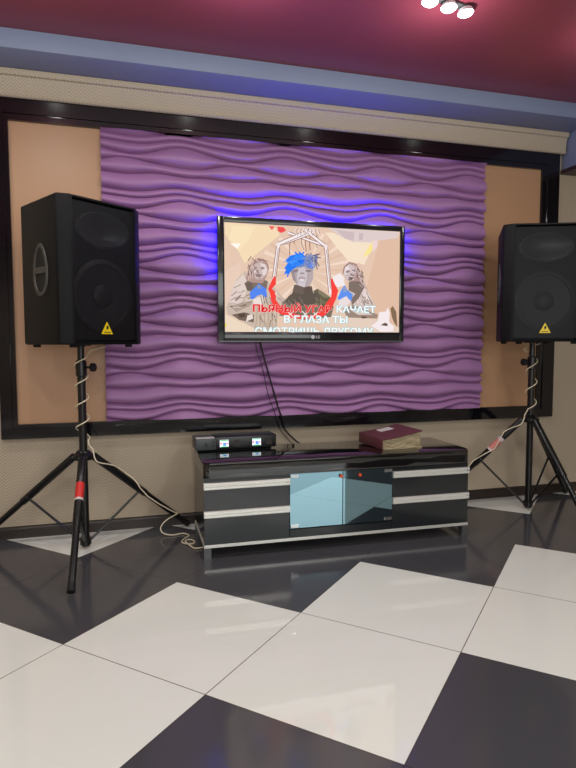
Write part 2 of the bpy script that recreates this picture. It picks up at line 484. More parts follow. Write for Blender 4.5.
# strings and long bones
for a, b in (((440, 95), (424, 222)), ((470, 90), (452, 150)), ((500, 95), (515, 190)), ((535, 80), (530, 200)), ((560, 80), (556, 190)), ((600, 95), (600, 175))):
    L([a, ((a[0] + b[0]) / 2 - 8, (a[1] + b[1]) / 2), b], 5, (150, 108, 90))
def bone(a, b, w):
    L([a, b], w + 9, (150, 110, 104)); L([a, b], w, (248, 238, 238))
    D(a[0], a[1], w * .75, w * .75, (244, 232, 232)); D(b[0], b[1], w * .7, w * .7, (244, 232, 232))
bone((420, 82), (640, 160), 11); bone((380, 150), (570, 78), 13); bone((348, 155), (560, 62), 17); bone((653, 165), (520, 60), 15)
bone((352, 160), (326, 375), 17); bone((656, 168), (686, 470), 16)
for k in range(7):
    L([(470 + k * 22, 48 + k), (455 + k * 25, 72), (470 + k * 24, 96)], 6, (238, 226, 222)); L([(476 + k * 22, 50 + k), (462 + k * 25, 72), (476 + k * 24, 96)], 3, (160, 122, 112))
L([(352, 180), (328, 380)], 4, (170, 130, 125)); L([(660, 190), (686, 440)], 4, (170, 130, 125))
# left man
def scrub(cx, cy, rx, ry, n, cols, w, ln, ang, seed):
    g = random.Random(seed)
    for k in range(n):
        t = g.uniform(0, 2 * PI); q = math.sqrt(g.random()); x, y = cx + rx * q * math.cos(t), cy + ry * q * math.sin(t)
        a = math.radians(ang + g.uniform(-28, 28)); l = ln * g.uniform(.5, 1.2)
        L([(x - l * math.cos(a), y - l * math.sin(a)), (x + l * math.cos(a), y + l * math.sin(a))], w * g.uniform(.6, 1.3), cols[k % len(cols)])
def TL(*p): return [(19.2 + x * .667, 192 + y * .667) for x, y in p]
def TC(*p): return [(339.2 + x * .5556, 128 + y * .5556) for x, y in p]
def TR(*p): return [(659 + x * .667, 192 + y * .667) for x, y in p]
P([(140, 330), (90, 380), (60, 450), (26, 560), (36, 605), (100, 630), (200, 690), (345, 712), (352, 600), (405, 520), (335, 440), (290, 395), (200, 330)], (204, 186, 172))
P([(130, 345), (80, 400), (40, 520), (110, 540), (150, 470), (160, 400)], (226, 209, 200))
P([(70, 420), (40, 520), (110, 540), (130, 470)], (226, 206, 200))
P([(50, 555), (115, 530), (190, 520), (180, 545), (90, 590)], (178, 158, 146))
L([(52, 552), (100, 560), (150, 540)], 8, (128, 106, 96))
P([(60, 605), (140, 590), (215, 610), (200, 655), (110, 640)], (120, 102, 92))
P([(100, 600), (140, 596), (150, 620), (110, 625)], (92, 74, 66))
P([(160, 610), (190, 600), (196, 630), (150, 650)], (236, 222, 212))
P([(200, 540), (330, 520), (352, 600), (345, 712), (200, 706)], (206, 186, 168))
for k in range(6): L([(222 + k * 24, 560), (212 + k * 26, 700)], 5, (182, 160, 144))
P([(300, 440), (350, 460), (405, 515), (352, 600), (310, 560)], (204, 184, 170))
scrub(110, 500, 70, 80, 22, [(168, 148, 136), (232, 218, 208), (140, 120, 108)], 5, 22, -20, 1)
scrub(320, 520, 40, 60, 12, [(150, 130, 118), (224, 208, 198)], 5, 20, 60, 2)
scrub(270, 620, 70, 60, 16, [(176, 156, 140), (224, 206, 190), (150, 130, 116)], 5, 24, 75, 3)
P(TL((180, 320), (230, 270), (300, 260), (400, 300), (390, 380), (330, 370), (250, 400), (205, 390)), (128, 114, 104))
P(TL((180, 325), (240, 300), (270, 380), (215, 392)), (112, 100, 92))
P(TL((230, 180), (235, 130), (270, 95), (320, 78), (370, 95), (400, 140), (405, 200), (390, 250), (370, 290), (350, 320), (240, 310), (190, 280), (205, 230)), (182, 150, 142))
P(TL((250, 170), (275, 130), (330, 115), (380, 140), (398, 185), (385, 235), (340, 285), (290, 280), (255, 240)), (204, 184, 180))
P(TL((330, 125), (375, 140), (396, 185), (386, 230), (360, 250), (340, 200)), (230, 214, 214))
P(TL((255, 165), (275, 155), (300, 165), (290, 188), (265, 190)), (168, 142, 140)); P(TL((330, 165), (350, 158), (372, 172), (355, 188), (335, 185)), (160, 136, 138))
P(TL((288, 195), (312, 190), (322, 214), (300, 222)), (150, 122, 120)); P(TL((280, 232), (310, 226), (345, 238), (330, 262), (295, 258)), (150, 124, 124))
P(TL((250, 215), (275, 220), (280, 275), (255, 250)), (188, 164, 160)); P(TL((262, 195), (285, 195), (280, 218), (262, 215)), (240, 224, 222))
for k in range(7): L(TL((246 + k * 6, 120 - k * 4), (222 + k * 8, 190), (205 + k * 9, 300 - k * 6)), 3, (232, 208, 200) if k % 2 else (168, 134, 128))
L(TL((300, 80), (360, 90), (398, 135), (408, 190)), 4, (150, 108, 108))
scrub(178, 300, 26, 60, 20, [(128, 98, 92), (214, 188, 178), (104, 78, 74)], 4, 16, 100, 4)
scrub(225, 262, 50, 14, 12, [(128, 98, 92), (206, 180, 172)], 4, 12, 20, 5)
scrub(238, 345, 30, 34, 9, [(128, 104, 102), (226, 208, 204)], 4, 7, 10, 6)
P(TL((236, 472), (230, 410), (260, 375), (290, 350), (315, 318), (345, 345), (385, 372), (396, 455), (365, 450), (345, 425), (300, 440), (270, 470)), (88, 136, 240))
P(TL((300, 335), (330, 335), (340, 370), (300, 372)), (140, 150, 178))
P(TL((262, 472), (350, 440), (380, 480), (330, 530), (265, 520)), (238, 222, 216))
for k in range(3): L(TL((335 + k * 22, 445), (350 + k * 22, 510)), 6, (140, 124, 110))
# right man
P([(640, 722), (600, 640), (700, 610), (1000, 640), (1128, 690), (1132, 724)], (230, 207, 190))
P(TR((60, 260), (130, 220), (165, 260), (180, 340), (110, 360), (80, 330)), (244, 234, 236))
P(TR((250, 300), (360, 350), (420, 450), (475, 525), (420, 580), (280, 570), (230, 500)), (212, 193, 186))
P(TR((360, 360), (400, 400), (440, 470), (380, 480), (330, 440)), (228, 210, 206))
scrub(905, 500, 50, 60, 22, [(168, 148, 140), (240, 226, 222), (138, 118, 110)], 5, 22, 55, 7)
P(TR((215, 310), (300, 270), (372, 352), (310, 470), (245, 535), (240, 470), (282, 420), (215, 390)), (130, 114, 106))
P(TR((160, 560), (260, 530), (350, 560), (500, 625), (490, 660), (330, 655), (200, 650)), (158, 137, 124))
P(TR((220, 570), (310, 560), (450, 625), (310, 625)), (222, 204, 196))
P(TR((330, 640), (380, 640), (400, 655), (350, 662)), (110, 88, 78))
P(TR((160, 210), (172, 155), (225, 115), (295, 140), (330, 210), (360, 290), (405, 400), (370, 360), (320, 300), (280, 300), (225, 300), (185, 285)), (178, 146, 140))
P(TR((166, 230), (178, 165), (225, 132), (275, 160), (290, 225), (272, 285), (225, 300), (190, 285)), (212, 194, 194))
P(TR((172, 215), (184, 165), (215, 150), (225, 190), (195, 230)), (236, 224, 228))
P(TR((186, 200), (222, 190), (226, 212), (192, 220)), (158, 132, 136)); P(TR((245, 190), (272, 186), (286, 206), (255, 212)), (150, 124, 128))
P(TR((228, 225), (252, 222), (255, 245), (232, 250)), (158, 134, 136)); P(TR((210, 268), (245, 252), (262, 268), (240, 292), (214, 296)), (116, 94, 98))
P(TR((262, 225), (285, 220), (278, 280), (258, 285)), (186, 160, 160))
for k in range(8): L(TR((250 + k * 8, 130 + k * 6), (290 + k * 8, 200 + k * 10), (315 + k * 11, 290 + k * 14)), 3, (232, 212, 208) if k % 2 else (160, 126, 122))
L(TR((158, 230), (170, 160), (222, 116), (292, 138)), 4, (150, 116, 116))
scrub(880, 350, 26, 70, 22, [(120, 92, 88), (212, 186, 180), (100, 76, 74)], 4, 16, 60, 8)
scrub(812, 350, 28, 34, 9, [(126, 102, 102), (234, 220, 220)], 4, 7, 10, 9)
P(TR((108, 462), (150, 372), (176, 338), (202, 382), (256, 430), (240, 492), (214, 470), (192, 440), (166, 484), (118, 482)), (98, 148, 240))
P(TR((160, 360), (190, 360), (200, 400), (165, 405)), (142, 160, 206))
P(TR((120, 482), (190, 445), (235, 500), (180, 550), (120, 540)), (236, 222, 222))
P([(1000, 592), (1042, 588), (1056, 560), (1068, 600), (1064, 655), (1094, 685), (1090, 716), (1010, 718), (950, 680), (990, 650)], (246, 234, 236))
P([(1008, 676), (1036, 660), (1056, 668), (1052, 682)], (100, 80, 70))
P([(1072, 568), (1088, 552), (1110, 590), (1118, 690), (1096, 660), (1082, 625)], (134, 108, 84))
P([(12, 600), (40, 612), (110, 650), (200, 690), (205, 716), (15, 712)], (238, 217, 194))
P([(14, 660), (30, 668), (24, 680), (14, 680)], (245, 225, 60))
# man in the middle
P([(360, 612), (378, 525), (420, 490), (455, 466), (575, 455), (604, 440), (640, 462), (690, 498), (706, 560), (690, 622), (520, 640)], (126, 114, 98))
P([(378, 525), (450, 472), (500, 480), (450, 540), (400, 600), (360, 612)], (146, 130, 118))
P([(575, 455), (604, 440), (640, 462), (690, 498), (706, 560), (640, 570), (590, 520)], (104, 98, 76))
P([(604, 440), (640, 462), (690, 498), (650, 500), (610, 470)], (134, 126, 104))
P(TC((205, 515), (410, 535), (425, 640), (400, 690), (215, 680), (180, 640)), (112, 98, 90))
P(TC((310, 545), (410, 535), (425, 640), (400, 690), (330, 680)), (100, 86, 78))
P(TC((140, 650), (200, 600), (290, 625), (425, 600), (480, 620), (520, 720), (300, 760), (100, 720)), (98, 88, 80))
scrub(470, 545, 80, 50, 22, [(140, 124, 112), (112, 98, 88), (90, 82, 74)], 5, 18, 60, 10)
scrub(635, 520, 50, 50, 18, [(128, 118, 92), (92, 86, 64), (146, 136, 112)], 5, 16, 70, 11)
P(TC((160, 330), (250, 300), (340, 300), (425, 325), (428, 430), (392, 520), (320, 548), (235, 515), (190, 455)), (178, 166, 168))
P(TC((250, 330), (310, 310), (350, 340), (355, 440), (330, 530), (260, 515), (235, 440)), (206, 195, 200))
P(TC((160, 340), (200, 335), (215, 420), (230, 500), (190, 455)), (158, 144, 146))
P(TC((345, 330), (425, 330), (428, 430), (392, 520), (350, 540), (372, 430)), (186, 170, 172))
P(TC((185, 352), (245, 335), (255, 358), (205, 378)), (140, 126, 132)); P(TC((330, 345), (400, 345), (400, 368), (340, 366)), (138, 124, 130))
P(TC((268, 382), (282, 372), (298, 380), (314, 372), (326, 384), (312, 394), (280, 394)), (158, 142, 148))
P(TC((248, 440), (290, 416), (342, 440), (330, 456), (290, 448), (258, 458)), (182, 160, 166)); P(TC((262, 458), (290, 450), (328, 458), (300, 472)), (236, 226, 232))
P(TC((240, 500), (330, 505), (325, 545), (250, 520)), (212, 202, 208))
P(TC((108, 245), (160, 192), (220, 160), (295, 150), (332, 190), (338, 262), (312, 292), (230, 312), (182, 342), (152, 384), (135, 402), (104, 376), (112, 310), (130, 262)), (44, 124, 246))
for a, b in (((160, 200), (120, 228)), ((200, 178), (150, 190)), ((240, 165), (215, 140)), ((280, 160), (262, 138)), ((300, 165), (312, 140)), ((130, 280), (100, 330)), ((125, 330), (98, 392)), ((330, 185), (360, 160)), ((370, 180), (400, 155)), ((150, 350), (128, 420))): L(TC(a, b), 9, (44, 124, 246) if a[0] < 320 else (120, 128, 168))
P(TC((150, 220), (220, 175), (300, 165), (310, 220), (240, 260), (170, 280)), (60, 144, 255))
P(TC((250, 296), (312, 270), (325, 300), (270, 318)), (110, 140, 200))
P(TC((330, 190), (400, 172), (440, 165), (478, 180), (470, 240), (455, 290), (440, 320), (420, 342), (350, 322), (318, 282)), (132, 142, 186))
P(TC((345, 260), (400, 250), (425, 320), (370, 320)), (108, 142, 226))
for a, b in (((430, 180), (502, 158)), ((440, 195), (512, 206)), ((440, 215), (492, 300)), ((450, 240), (470, 338)), ((420, 190), (470, 160)), ((400, 190), (440, 240))): L(TC(a, b), 6, (104, 96, 120))
scrub(450, 258, 55, 32, 26, [(34, 104, 226), (84, 160, 255), (60, 134, 246)], 5, 14, -25, 12)
scrub(545, 262, 40, 34, 18, [(96, 100, 136), (150, 160, 200), (110, 140, 216)], 5, 12, 40, 13)
for k in range(13): D(577, 235 + k * 19, 3, 5, (226, 216, 205), 8)
# red drape
RED = (248, 70, 64)
def fat(pts, ws):
    l = []; r = []
    for i, (x, y) in enumerate(pts):
        a = pts[max(i - 1, 0)]; b = pts[min(i + 1, len(pts) - 1)]
        d = math.hypot(b[0] - a[0], b[1] - a[1]); nx, ny = -(b[1] - a[1]) / d, (b[0] - a[0]) / d
        l.append((x + nx * ws[i] / 2, y + ny * ws[i] / 2)); r.append((x - nx * ws[i] / 2, y - ny * ws[i] / 2))
    for i in range(len(pts) - 1): P([l[i], l[i + 1], r[i + 1], r[i]], RED)
fat([(330, 362), (322, 405), (300, 440), (322, 475), (322, 515), (350, 566), (410, 606), (500, 622), (580, 620), (640, 598), (678, 545), (706, 500), (714, 455), (702, 415), (692, 376)],
    [12, 34, 24, 40, 30, 44, 34, 24, 24, 36, 46, 34, 44, 24, 10])
P([(330, 470), (345, 455), (342, 490)], (238, 214, 200))
for x in (430, 525, 590):
    L([(x - 20, 585), (x + 20, 622)], 6, (246, 236, 230)); L([(x + 20, 585), (x - 20, 622)], 6, (246, 236, 230))
scr = mk('screen', SB, SM, tv)
# lyric lines as flat letters on the picture
def lyric(txt, x0, x1, yb, capU, front, shadow):
    cu = bpy.data.curves.new('t', 'FONT'); cu.body = txt; cu.offset = .02; cu.resolution_u = 2
    to = bpy.data.objects.new('t', cu); COL.objects.link(to)
    dg = bpy.context.evaluated_depsgraph_get(); dg.update()
    me = bpy.data.meshes.new_from_object(to.evaluated_get(dg))
    bpy.data.objects.remove(to)
    xs = [v.co.x for v in me.vertices]; ys = [v.co.y for v in me.vertices]
    a0, a1 = min(xs), max(xs)
    (lx0, lz), (lx1, lz2) = S(x0, yb), S(x1, yb)
    cap = abs(S(x0, yb)[1] - S(x0, yb - capU)[1])
    ch = cu.size * .716
    out = []
    for mi_, (dx, dz, yy) in ((1, (.0028, -.0022, -.0003)), (1, (-.0022, .0022, -.0003)), (0, (0, 0, -.0006))):
        bm = bmesh.new(); bm.from_mesh(me)
        for v in bm.verts:
            t = (v.co.x - a0) / (a1 - a0)
            v.co = Vector((lx0 + (lx1 - lx0) * t + dx, YF + .0006 + yy, lz + (lz2 - lz) * 0 + v.co.y / ch * cap + dz))
        # the picture ends at the lower edge of the screen
        r = bmesh.ops.bisect_plane(bm, geom=bm.verts[:] + bm.edges[:] + bm.faces[:], plane_co=(0, 0, sz0 + .001), plane_no=(0, 0, -1), clear_outer=True)
        for f in bm.faces: f.material_index = mi_
        out.append(bm)
    big = bmesh.new()
    for bm in out:
        m2 = bpy.data.meshes.new('tmp'); bm.to_mesh(m2); bm.free(); big.from_mesh(m2); bpy.data.meshes.remove(m2)
    bpy.data.meshes.remove(me)
    me3 = bpy.data.meshes.new('lyric_line'); big.to_mesh(me3); big.free()
    me3.materials.append(em(front)); me3.materials.append(em(shadow))
    o = bpy.data.objects.new('lyric_line', me3); COL.objects.link(o); o.parent = scr
    return o
WH, CY = (255, 255, 255), (128, 205, 214)
tag(lyric('ПЬЯНЫЙ УГАР', 193, 692, 586, 44, (226, 20, 34), (255, 176, 168)), 'red lyric words')
tag(lyric('КАЧАЕТ', 724, 974, 592, 42, WH, CY), 'white lyric word after the red ones')
tag(lyric('В ГЛАЗА ТЫ', 390, 794, 656, 43, WH, CY), 'white middle lyric line')
tag(lyric('СМОТРИШЬ ДРУГОМУ', 207, 958, 733, 45, WH, CY), 'white lowest lyric line, cut off by the screen edge')
# maker's mark on the lower bezel
bm = bmesh.new()
cx, cz = .0, -hh + .03
lathe(bm, [(.011, 0), (.011, .0012)], n=20, c=(cx - .014, YF - .0012, cz), axis='y')
box(bm, cx + .004, cx + .0075, YF - .0012, YF, cz - .008, cz + .008); box(bm, cx + .004, cx + .013, YF - .0012, YF, cz - .008, cz - .0048)
box(bm, cx + .016, cx + .019, YF - .0012, YF, cz - .007, cz + .007); box(bm, cx + .016, cx + .028, YF - .0012, YF, cz + .005, cz + .008)
box(bm, cx + .016, cx + .028, YF - .0012, YF, cz - .008, cz - .005); box(bm, cx + .025, cx + .028, YF - .0012, YF, cz - .008, cz); box(bm, cx + .022, cx + .028, YF - .0012, YF, cz - .0015, cz + .0015)
mk('logo', bm, 'logo', tv)
# blue LED strip stuck around the rear edge
LEDS = 85.0
M['led'].node_tree.nodes['Emission'].inputs['Strength'].default_value = LEDS
bm = bmesh.new()
box(bm, -hw + .03, hw - .03, YF + .034, YF + .044, hh - .0195, hh - .0135)
box(bm, -hw + .0085, -hw + .0145, YF + .034, YF + .044, .02, hh - .03)
box(bm, hw - .0145, hw - .0085, YF + .034, YF + .044, .14, hh - .03)
tag(mk('led_strip', bm, 'led', tv), 'glowing blue light strip behind the upper edge')

# ------------------------------------------------------------------ TV stand cabinet
CW, CD, CH = 1.402, .415, .462
cab = thing('tv_stand', (.376, -.590, 0), math.radians(-1.1), 'long low glossy black TV stand with silver drawer handles and blue glass doors', 'tv stand')
f0 = 0.0   # front plane
bm = bx(.004, CW - .004, .018, CD, .068, .385)
mk('case', bm, 'cab_black', cab)
# rounded top slab
def slab():
    bm = bmesh.new(); r = .03; pts = []
    for (cx, cy, a0) in ((r, -.012 + r, PI), (CW - r, -.012 + r, 1.5 * PI)):
        for k in range(9):
            a = a0 + k * PI / 16; pts.append((cx + r * math.cos(a), cy + r * math.sin(a)))
    pts += [(CW, CD), (0, CD)]
    prismz(bm, pts, .388, CH)
    es = [e for e in bm.edges if abs(e.verts[0].co.z - e.verts[1].co.z) < 1e-6]
    bmesh.ops.bevel(bm, geom=es, offset=.009, segments=3, affect='EDGES', profile=.5)
    return bm
mk('top', slab(), 'cab_gloss', cab, smooth=True)
mk('top_rail', bx(.002, CW - .002, .004, .0179, .3675, .3875), 'cab_black', cab)
tag(mk('plinth_strip', bx(0, CW, -.004, CD, .053, .0675, bev=.001), 'silver', cab), 'silver strip along the lower edge')
mk('lower_rail', bx(.421, .961, .0, .0179, .068, .108), 'cab_black', cab)
def drawer(x0, x1, z0, z1, zh):
    d = mk('drawer', bx(x0, x1, 0, .0179, z0, z1 + .0002, bev=.001), 'cab_black', cab)
    bm = bmesh.new()
    pr = [(.0175, z1 + .0006), (-.010, z1 + .0006), (-.013, z1 + .0035), (-.013, z1 + .014), (-.0095, z1 + .0155), (-.0095, z1 + .0175), (-.013, z1 + .019), (-.013, zh - .004), (-.010, zh - .0005), (.0175, zh - .0005)]
    A = [bm.verts.new((x0 - .001, y, z)) for y, z in pr]; B = [bm.verts.new((x1 + .001, y, z)) for y, z in pr]
    for k in range(len(pr)):
        j = (k + 1) % len(pr); bm.faces.new((A[k], A[j], B[j], B[k]))
    bm.faces.new(A); bm.faces.new(B[::-1])
    h = mk('handle', bm, 'silver', d, smooth=True)
    tag(h, 'silver grooved handle profile')
    e = mk('end_screw', lathe(bmesh.new(), [(.004, 0), (.004, .002)], n=12, c=(x1 - .012, -.0165, z1 + .02), axis='y'), 'chrome', d)
for x0, x1 in ((.002, .418), (.966, CW - .002)):
    drawer(x0, x1, .2325, .333, .367)
    drawer(x0, x1, .0685, .198, .2318)
def door(x0, x1, kx):
    d = mk('door', bx(x0, x1, -.002, .006, .114, .386, bev=.0008), 'door_glass', cab)
    tag(d, 'blue mirrored glass door')
    mk('knob', lathe(bmesh.new(), [(.004, 0), (.007, -.004), (.0085, -.011), (.006, -.016), (.002, -.0165)], n=18, c=(kx, -.0021, .362), axis='y'), 'orange', d, smooth=True)
    xh = x0 + .003 if kx > (x0 + x1) / 2 else x1 - .043
    for z in (.118, .366):
        mk('hinge', bx(xh, xh + .04, -.006, -.0021, z, z + .016, bev=.001), 'chrome', d)
door(.4205, .6925, .683); door(.696, .962, .782)
# the second door's hinges sit on its outer edge
for sx in (.0, CW - .034):
    for sy in (.012, CD - .05):
        tag(mk('foot', bx(sx, sx + .034, sy - .014, sy + .026, 0, .0525), 'feet_metal', cab), 'short grey metal foot')

# ------------------------------------------------------------------ receiver on the cabinet
rc = thing('wireless_receiver', (.382, -.285, CH + .004), math.radians(1.0), 'slim dark receiver box with two small lit displays on the left of the TV stand', 'receiver')
mk('feet', bx(.02, .41, .02, .12, -.0038, 0), 'rubber', rc)
bm = bmesh.new()
prismz(bm, [(.105, 0), (.425, 0), (.435, .014), (.435, .14), (.105, .14)], 0.0005, .064)
bmesh.ops.bevel(bm, geom=bm.edges[:], offset=.002, segments=2, affect='EDGES', profile=.5)
mk('case', bm, 'dev_black', rc, smooth=True)
tag(mk('control_module', bx(0, .1048, -.004, .14, .0005, .060, bev=.002), 'dev_grey', rc, smooth=True), 'grey end block with dial')
bm = lathe(bmesh.new(), [(.010, 0), (.009, -.006), (.003, -.0062)], n=18, c=(.052, -.0041, .03), axis='y')
mk('dial', bm, 'dev_black', rc, smooth=True)
for z in (.018, .036):
    mk('button', bx(.083, .095, -.0055, -.0041, z, z + .01), 'dev_black', rc)
tag(mk('top_label', bx(.004, .100, .004, .05, .0601, .0615), 'label', rc), 'pale sticker on top')
DM = [emit('display white', (235, 240, 250), 1.5), emit('display green', (60, 190, 110), 1.3), emit('display pink', (225, 90, 120), 1.3), emit('display blue', (110, 150, 235), 1.3)]
for x in (.125, .300):
    bm = bmesh.new()
    box(bm, x, x + .046, -.0016, -.0001, .012, .050, mi=0)
    box(bm, x + .002, x + .044, -.0020, -.0016, .044, .049, mi=1)
    box(bm, x + .002, x + .010, -.0020, -.0016, .026, .036, mi=2)
    box(bm, x + .016, x + .034, -.0020, -.0016, .018, .036, mi=3)
    box(bm, x + .036, x + .043, -.0020, -.0016, .026, .034, mi=2)
    box(bm, x + .004, x + .042, -.0020, -.0016, .012, .016, mi=1)
    mk('display', bm, DM, rc)
    mk('level_window', bx(x + .075, x + .105, -.0015, -.0001, .014, .048), 'dev_window', rc)

# ------------------------------------------------------------------ binder
bk = thing('binder', (1.328, -.515, CH + .0008), math.radians(3), 'thick maroon binder with yellowed pages and a white label lying on the TV stand', 'book')
W_, D_ = .228, .268
def cover_z(x): return .050 + (x / W_) ** 1.3 * .036
bm = bmesh.new(); n = 14
top = []; bot = []
for i in range(n + 1):
    x = -.004 + (W_ + .010) * i / n
    z = cover_z(max(x, 0))
    bot.append((x, z)); top.append((x, z + .005))
prism(bm, bot + top[::-1], -.006, D_ + .004)
mk('front_cover', bm, 'maroon', bk)
mk('spine', bx(-.008, 0.0, -.006, D_ + .004, .0, .054, bev=.003), 'maroon', bk, smooth=True)
tag(mk('back_cover', bx(.0002, W_ + .004, -.006, D_ + .004, 0, .006), 'pages', bk), 'cream lower cover')
bm = bmesh.new(); N = 26
rng = random.Random(3)
# page block with a ragged, swollen outline
secs = []
for i in range(N + 1):
    x = .0005 + (W_ - .003) * i / N
    zt = cover_z(x) - .0006
    secs.append((x, zt))
rows = 9
def pv(x, t, side):
    zt = cover_z(x) - .0006; z = .0062 + (zt - .0062) * t
    j = rng.uniform(-.0015, .0025) + .004 * math.sin(t * 9 + x * 40) * (x / W_)
    return (x + (j if x > W_ - .02 else 0), (0.002 + j) if side == 0 else (D_ - .002 - j), z)
g = [[[bm.verts.new(pv(x, r / rows, s)) for r in range(rows + 1)] for x, _ in secs] for s in (0, 1)]
for s in (0, 1):
    for i in range(N):
        for r in range(rows):
            bm.faces.new((g[s][i][r], g[s][i + 1][r], g[s][i + 1][r + 1], g[s][i][r + 1]))
for i in range(N):
    bm.faces.new((g[0][i][0], g[0][i + 1][0], g[1][i + 1][0], g[1][i][0])); bm.faces.new((g[0][i][rows], g[0][i + 1][rows], g[1][i + 1][rows], g[1][i][rows]))
for i in (0, N):
    for r in range(rows): bm.faces.new((g[0][i][r], g[0][i][r + 1], g[1][i][r + 1], g[1][i][r]))
tag(mk('pages', bm, 'pages', bk), 'yellowed ragged pages')
bm = bmesh.new()
lx0, lx1, ly0, ly1 = .085, .165, .175, .245
za, zb = cover_z(lx0) + .0056, cover_z(lx1) + .0056
vs = [(lx0, ly0, za), (lx1, ly0, zb), (lx1, ly1, zb), (lx0, ly1, za)]
a = [bm.verts.new(v) for v in vs]; b = [bm.verts.new((v[0], v[1], v[2] + .0008)) for v in vs]
bm.faces.new(a); bm.faces.new(b)
for k in range(4): bm.faces.new((a[k], a[(k + 1) % 4], b[(k + 1) % 4], b[k]))
tag(mk('cover_label', bm, 'label', bk), 'white paper label')

# ------------------------------------------------------------------ loudspeakers
SH = .646; SZ = 1.0164
def make_speaker(x, y, rz, label, zb, pole):
    t = thing('loudspeaker', (x, y, zb), rz, label, 'loudspeaker', 'loudspeakers on tripod stands')
    w, a, b, Dp, wb = .1795, .0495, .033, .4085, .160
    # trapezoid shell with chamfered front corners; front recess for the grille
    foot = [(-w, 0), (w, 0), (w + a, b), (wb, Dp), (-wb, Dp), (-w - a, b)]
    bm = bmesh.new(); prismz(bm, foot, 0, SH)
    bmesh.ops.bevel(bm, geom=bm.edges[:], offset=.010, segments=3, affect='EDGES', profile=.5)
    # cut recess: inset front face
    bm.faces.ensure_lookup_table()
    ff = max((f for f in bm.faces if f.normal.y < -.99 or abs(f.calc_center_median().y) < 1e-4), key=lambda f: f.calc_area())
    r = bmesh.ops.inset_individual(bm, faces=[ff], thickness=.006, depth=0)
    bmesh.ops.translate(bm, verts=list({v for v in ff.verts}), vec=(0, .030, 0))
    mk('body', bm, 'spk_body', t, smooth=True)
    # woofer and horn behind the grille
    zc = SH * .345; R = .165
    bm = bmesh.new()
    lathe(bm, [(R, .0295), (R, .018), (R - .008, .014), (R - .022, .014), (R - .026, .020), (.055, .0292), (.0545, .0293)], n=40, c=(0, 0, zc), axis='y')
    lathe(bm, [(.054, .0293), (.052, .020), (.040, .012), (.018, .008), (.002, .0075)], n=28, c=(0, 0, zc), axis='y')
    mk('woofer', bm, 'spk_cone', t, smooth=True)
    zh = SH * .80
    bm = bmesh.new()
    lathe(bm, [(1.0, .0294), (1.0, .012), (.93, .010), (.86, .014), (.45, .028), (.12, .0292)], n=40, c=(0, 0, zh), axis='y', sx=.147, sz=.080)
    mk('horn', bm, 'spk_horn', t, smooth=True)
    mk('grille', bx(-w + .012, w - .012, .0035, .0055, .022, SH - .022), 'grille', t)
    # badge
    bd = mk('badge', prism(bmesh.new(), [(-.031, .048), (.031, .048), (0, .104)], -.0005, .0034), 'yellow', t)
    bm = bmesh.new()
    lathe(bm, [(.006, 0), (.006, .0010)], n=14, c=(.001, -.0016, .079), axis='y', sz=1.4)
    box(bm, -.004, -.0005, -.0016, -.0006, .066, .077)
    for k in range(7): box(bm, -.018 + k * .0054, -.0148 + k * .0054, -.0016, -.0006, .0535, .0590)
    mk('badge_mark', bm, 'ink', bd)
    # side handles: oval ring round a dark pocket with a grip bar
    for s in (-1, 1):
        p0 = Vector((s * (w + a), b, 0)); p1 = Vector((s * wb, Dp, 0))
        dr = (p1 - p0).normalized(); nm = Vector((dr.y * s, -dr.x * s, 0)); nm = nm if nm.x * s > 0 else -nm
        c = p0 + dr * .165 + Vector((0, 0, SH * .515))
        bm = bmesh.new(); n = 32
        def ov(rx, rz_, off): return [bm.verts.new(c + dr * (rx * math.cos(2 * PI * k / n) * (1 - .18 * math.sin(2 * PI * k / n))) + Vector((0, 0, rz_ * math.sin(2 * PI * k / n))) + nm * off) for k in range(n)]
        rings = [ov(.076, .118, .0005), ov(.074, .116, .006), ov(.060, .100, .006), ov(.058, .098, .0012)]
        for A_, B_ in zip(rings, rings[1:]):
            for k in range(n): bm.faces.new((A_[k], A_[(k + 1) % n], B_[(k + 1) % n], B_[k]))
        bm.faces.new(rings[0]); 
        f = bm.faces.new(rings[-1]); f.material_index = 1
        bar0 = [c + dr * x + nm * .0012 + Vector((0, 0, z)) for x, z in ((-.058, -.016), (.058, -.016), (.058, .012), (-.058, .012))]
        A_ = [bm.verts.new(v) for v in bar0]; B_ = [bm.verts.new(v + nm * .006) for v in bar0]
        bm.faces.new(B_)
        for k in range(4): bm.faces.new((A_[k], A_[(k + 1) % 4], B_[(k + 1) % 4], B_[k]))
        tag(mk('carry_handle', bm, ['spk_grey', 'rubber'], t), 'oval recessed carry handle')
    for fx, fy in ((-.11, .10), (.182, .072), (-.125, .36), (.125, .36)):
        mk('rubber_foot', lathe(bmesh.new(), [(.016, 0), (.018, -.004), (.016, -.013)], n=14, c=(fx, fy, 0)), 'rubber', t)
    so = Matrix.Rotation(-rz, 3, 'Z') @ Vector((pole[0] - x, pole[1] - y, 0))
    mk('pole_socket', lathe(bmesh.new(), [(.05, 0), (.05, -.004), (.045, -.006)], n=20, c=(so.x, so.y, 0)), 'rubber', t)
    return t
LSP = (-.170, -.270); RSP = (2.400, -.307)      # where the poles stand
ZR = 1.027
make_speaker(-.0407, -.486, .683, 'black loudspeaker turned sideways at the left, its oval side handle showing', SZ, LSP)
make_speaker(2.265, -.578, -.374, 'black loudspeaker at the right facing forward, its dotted grille in full view', ZR, RSP)

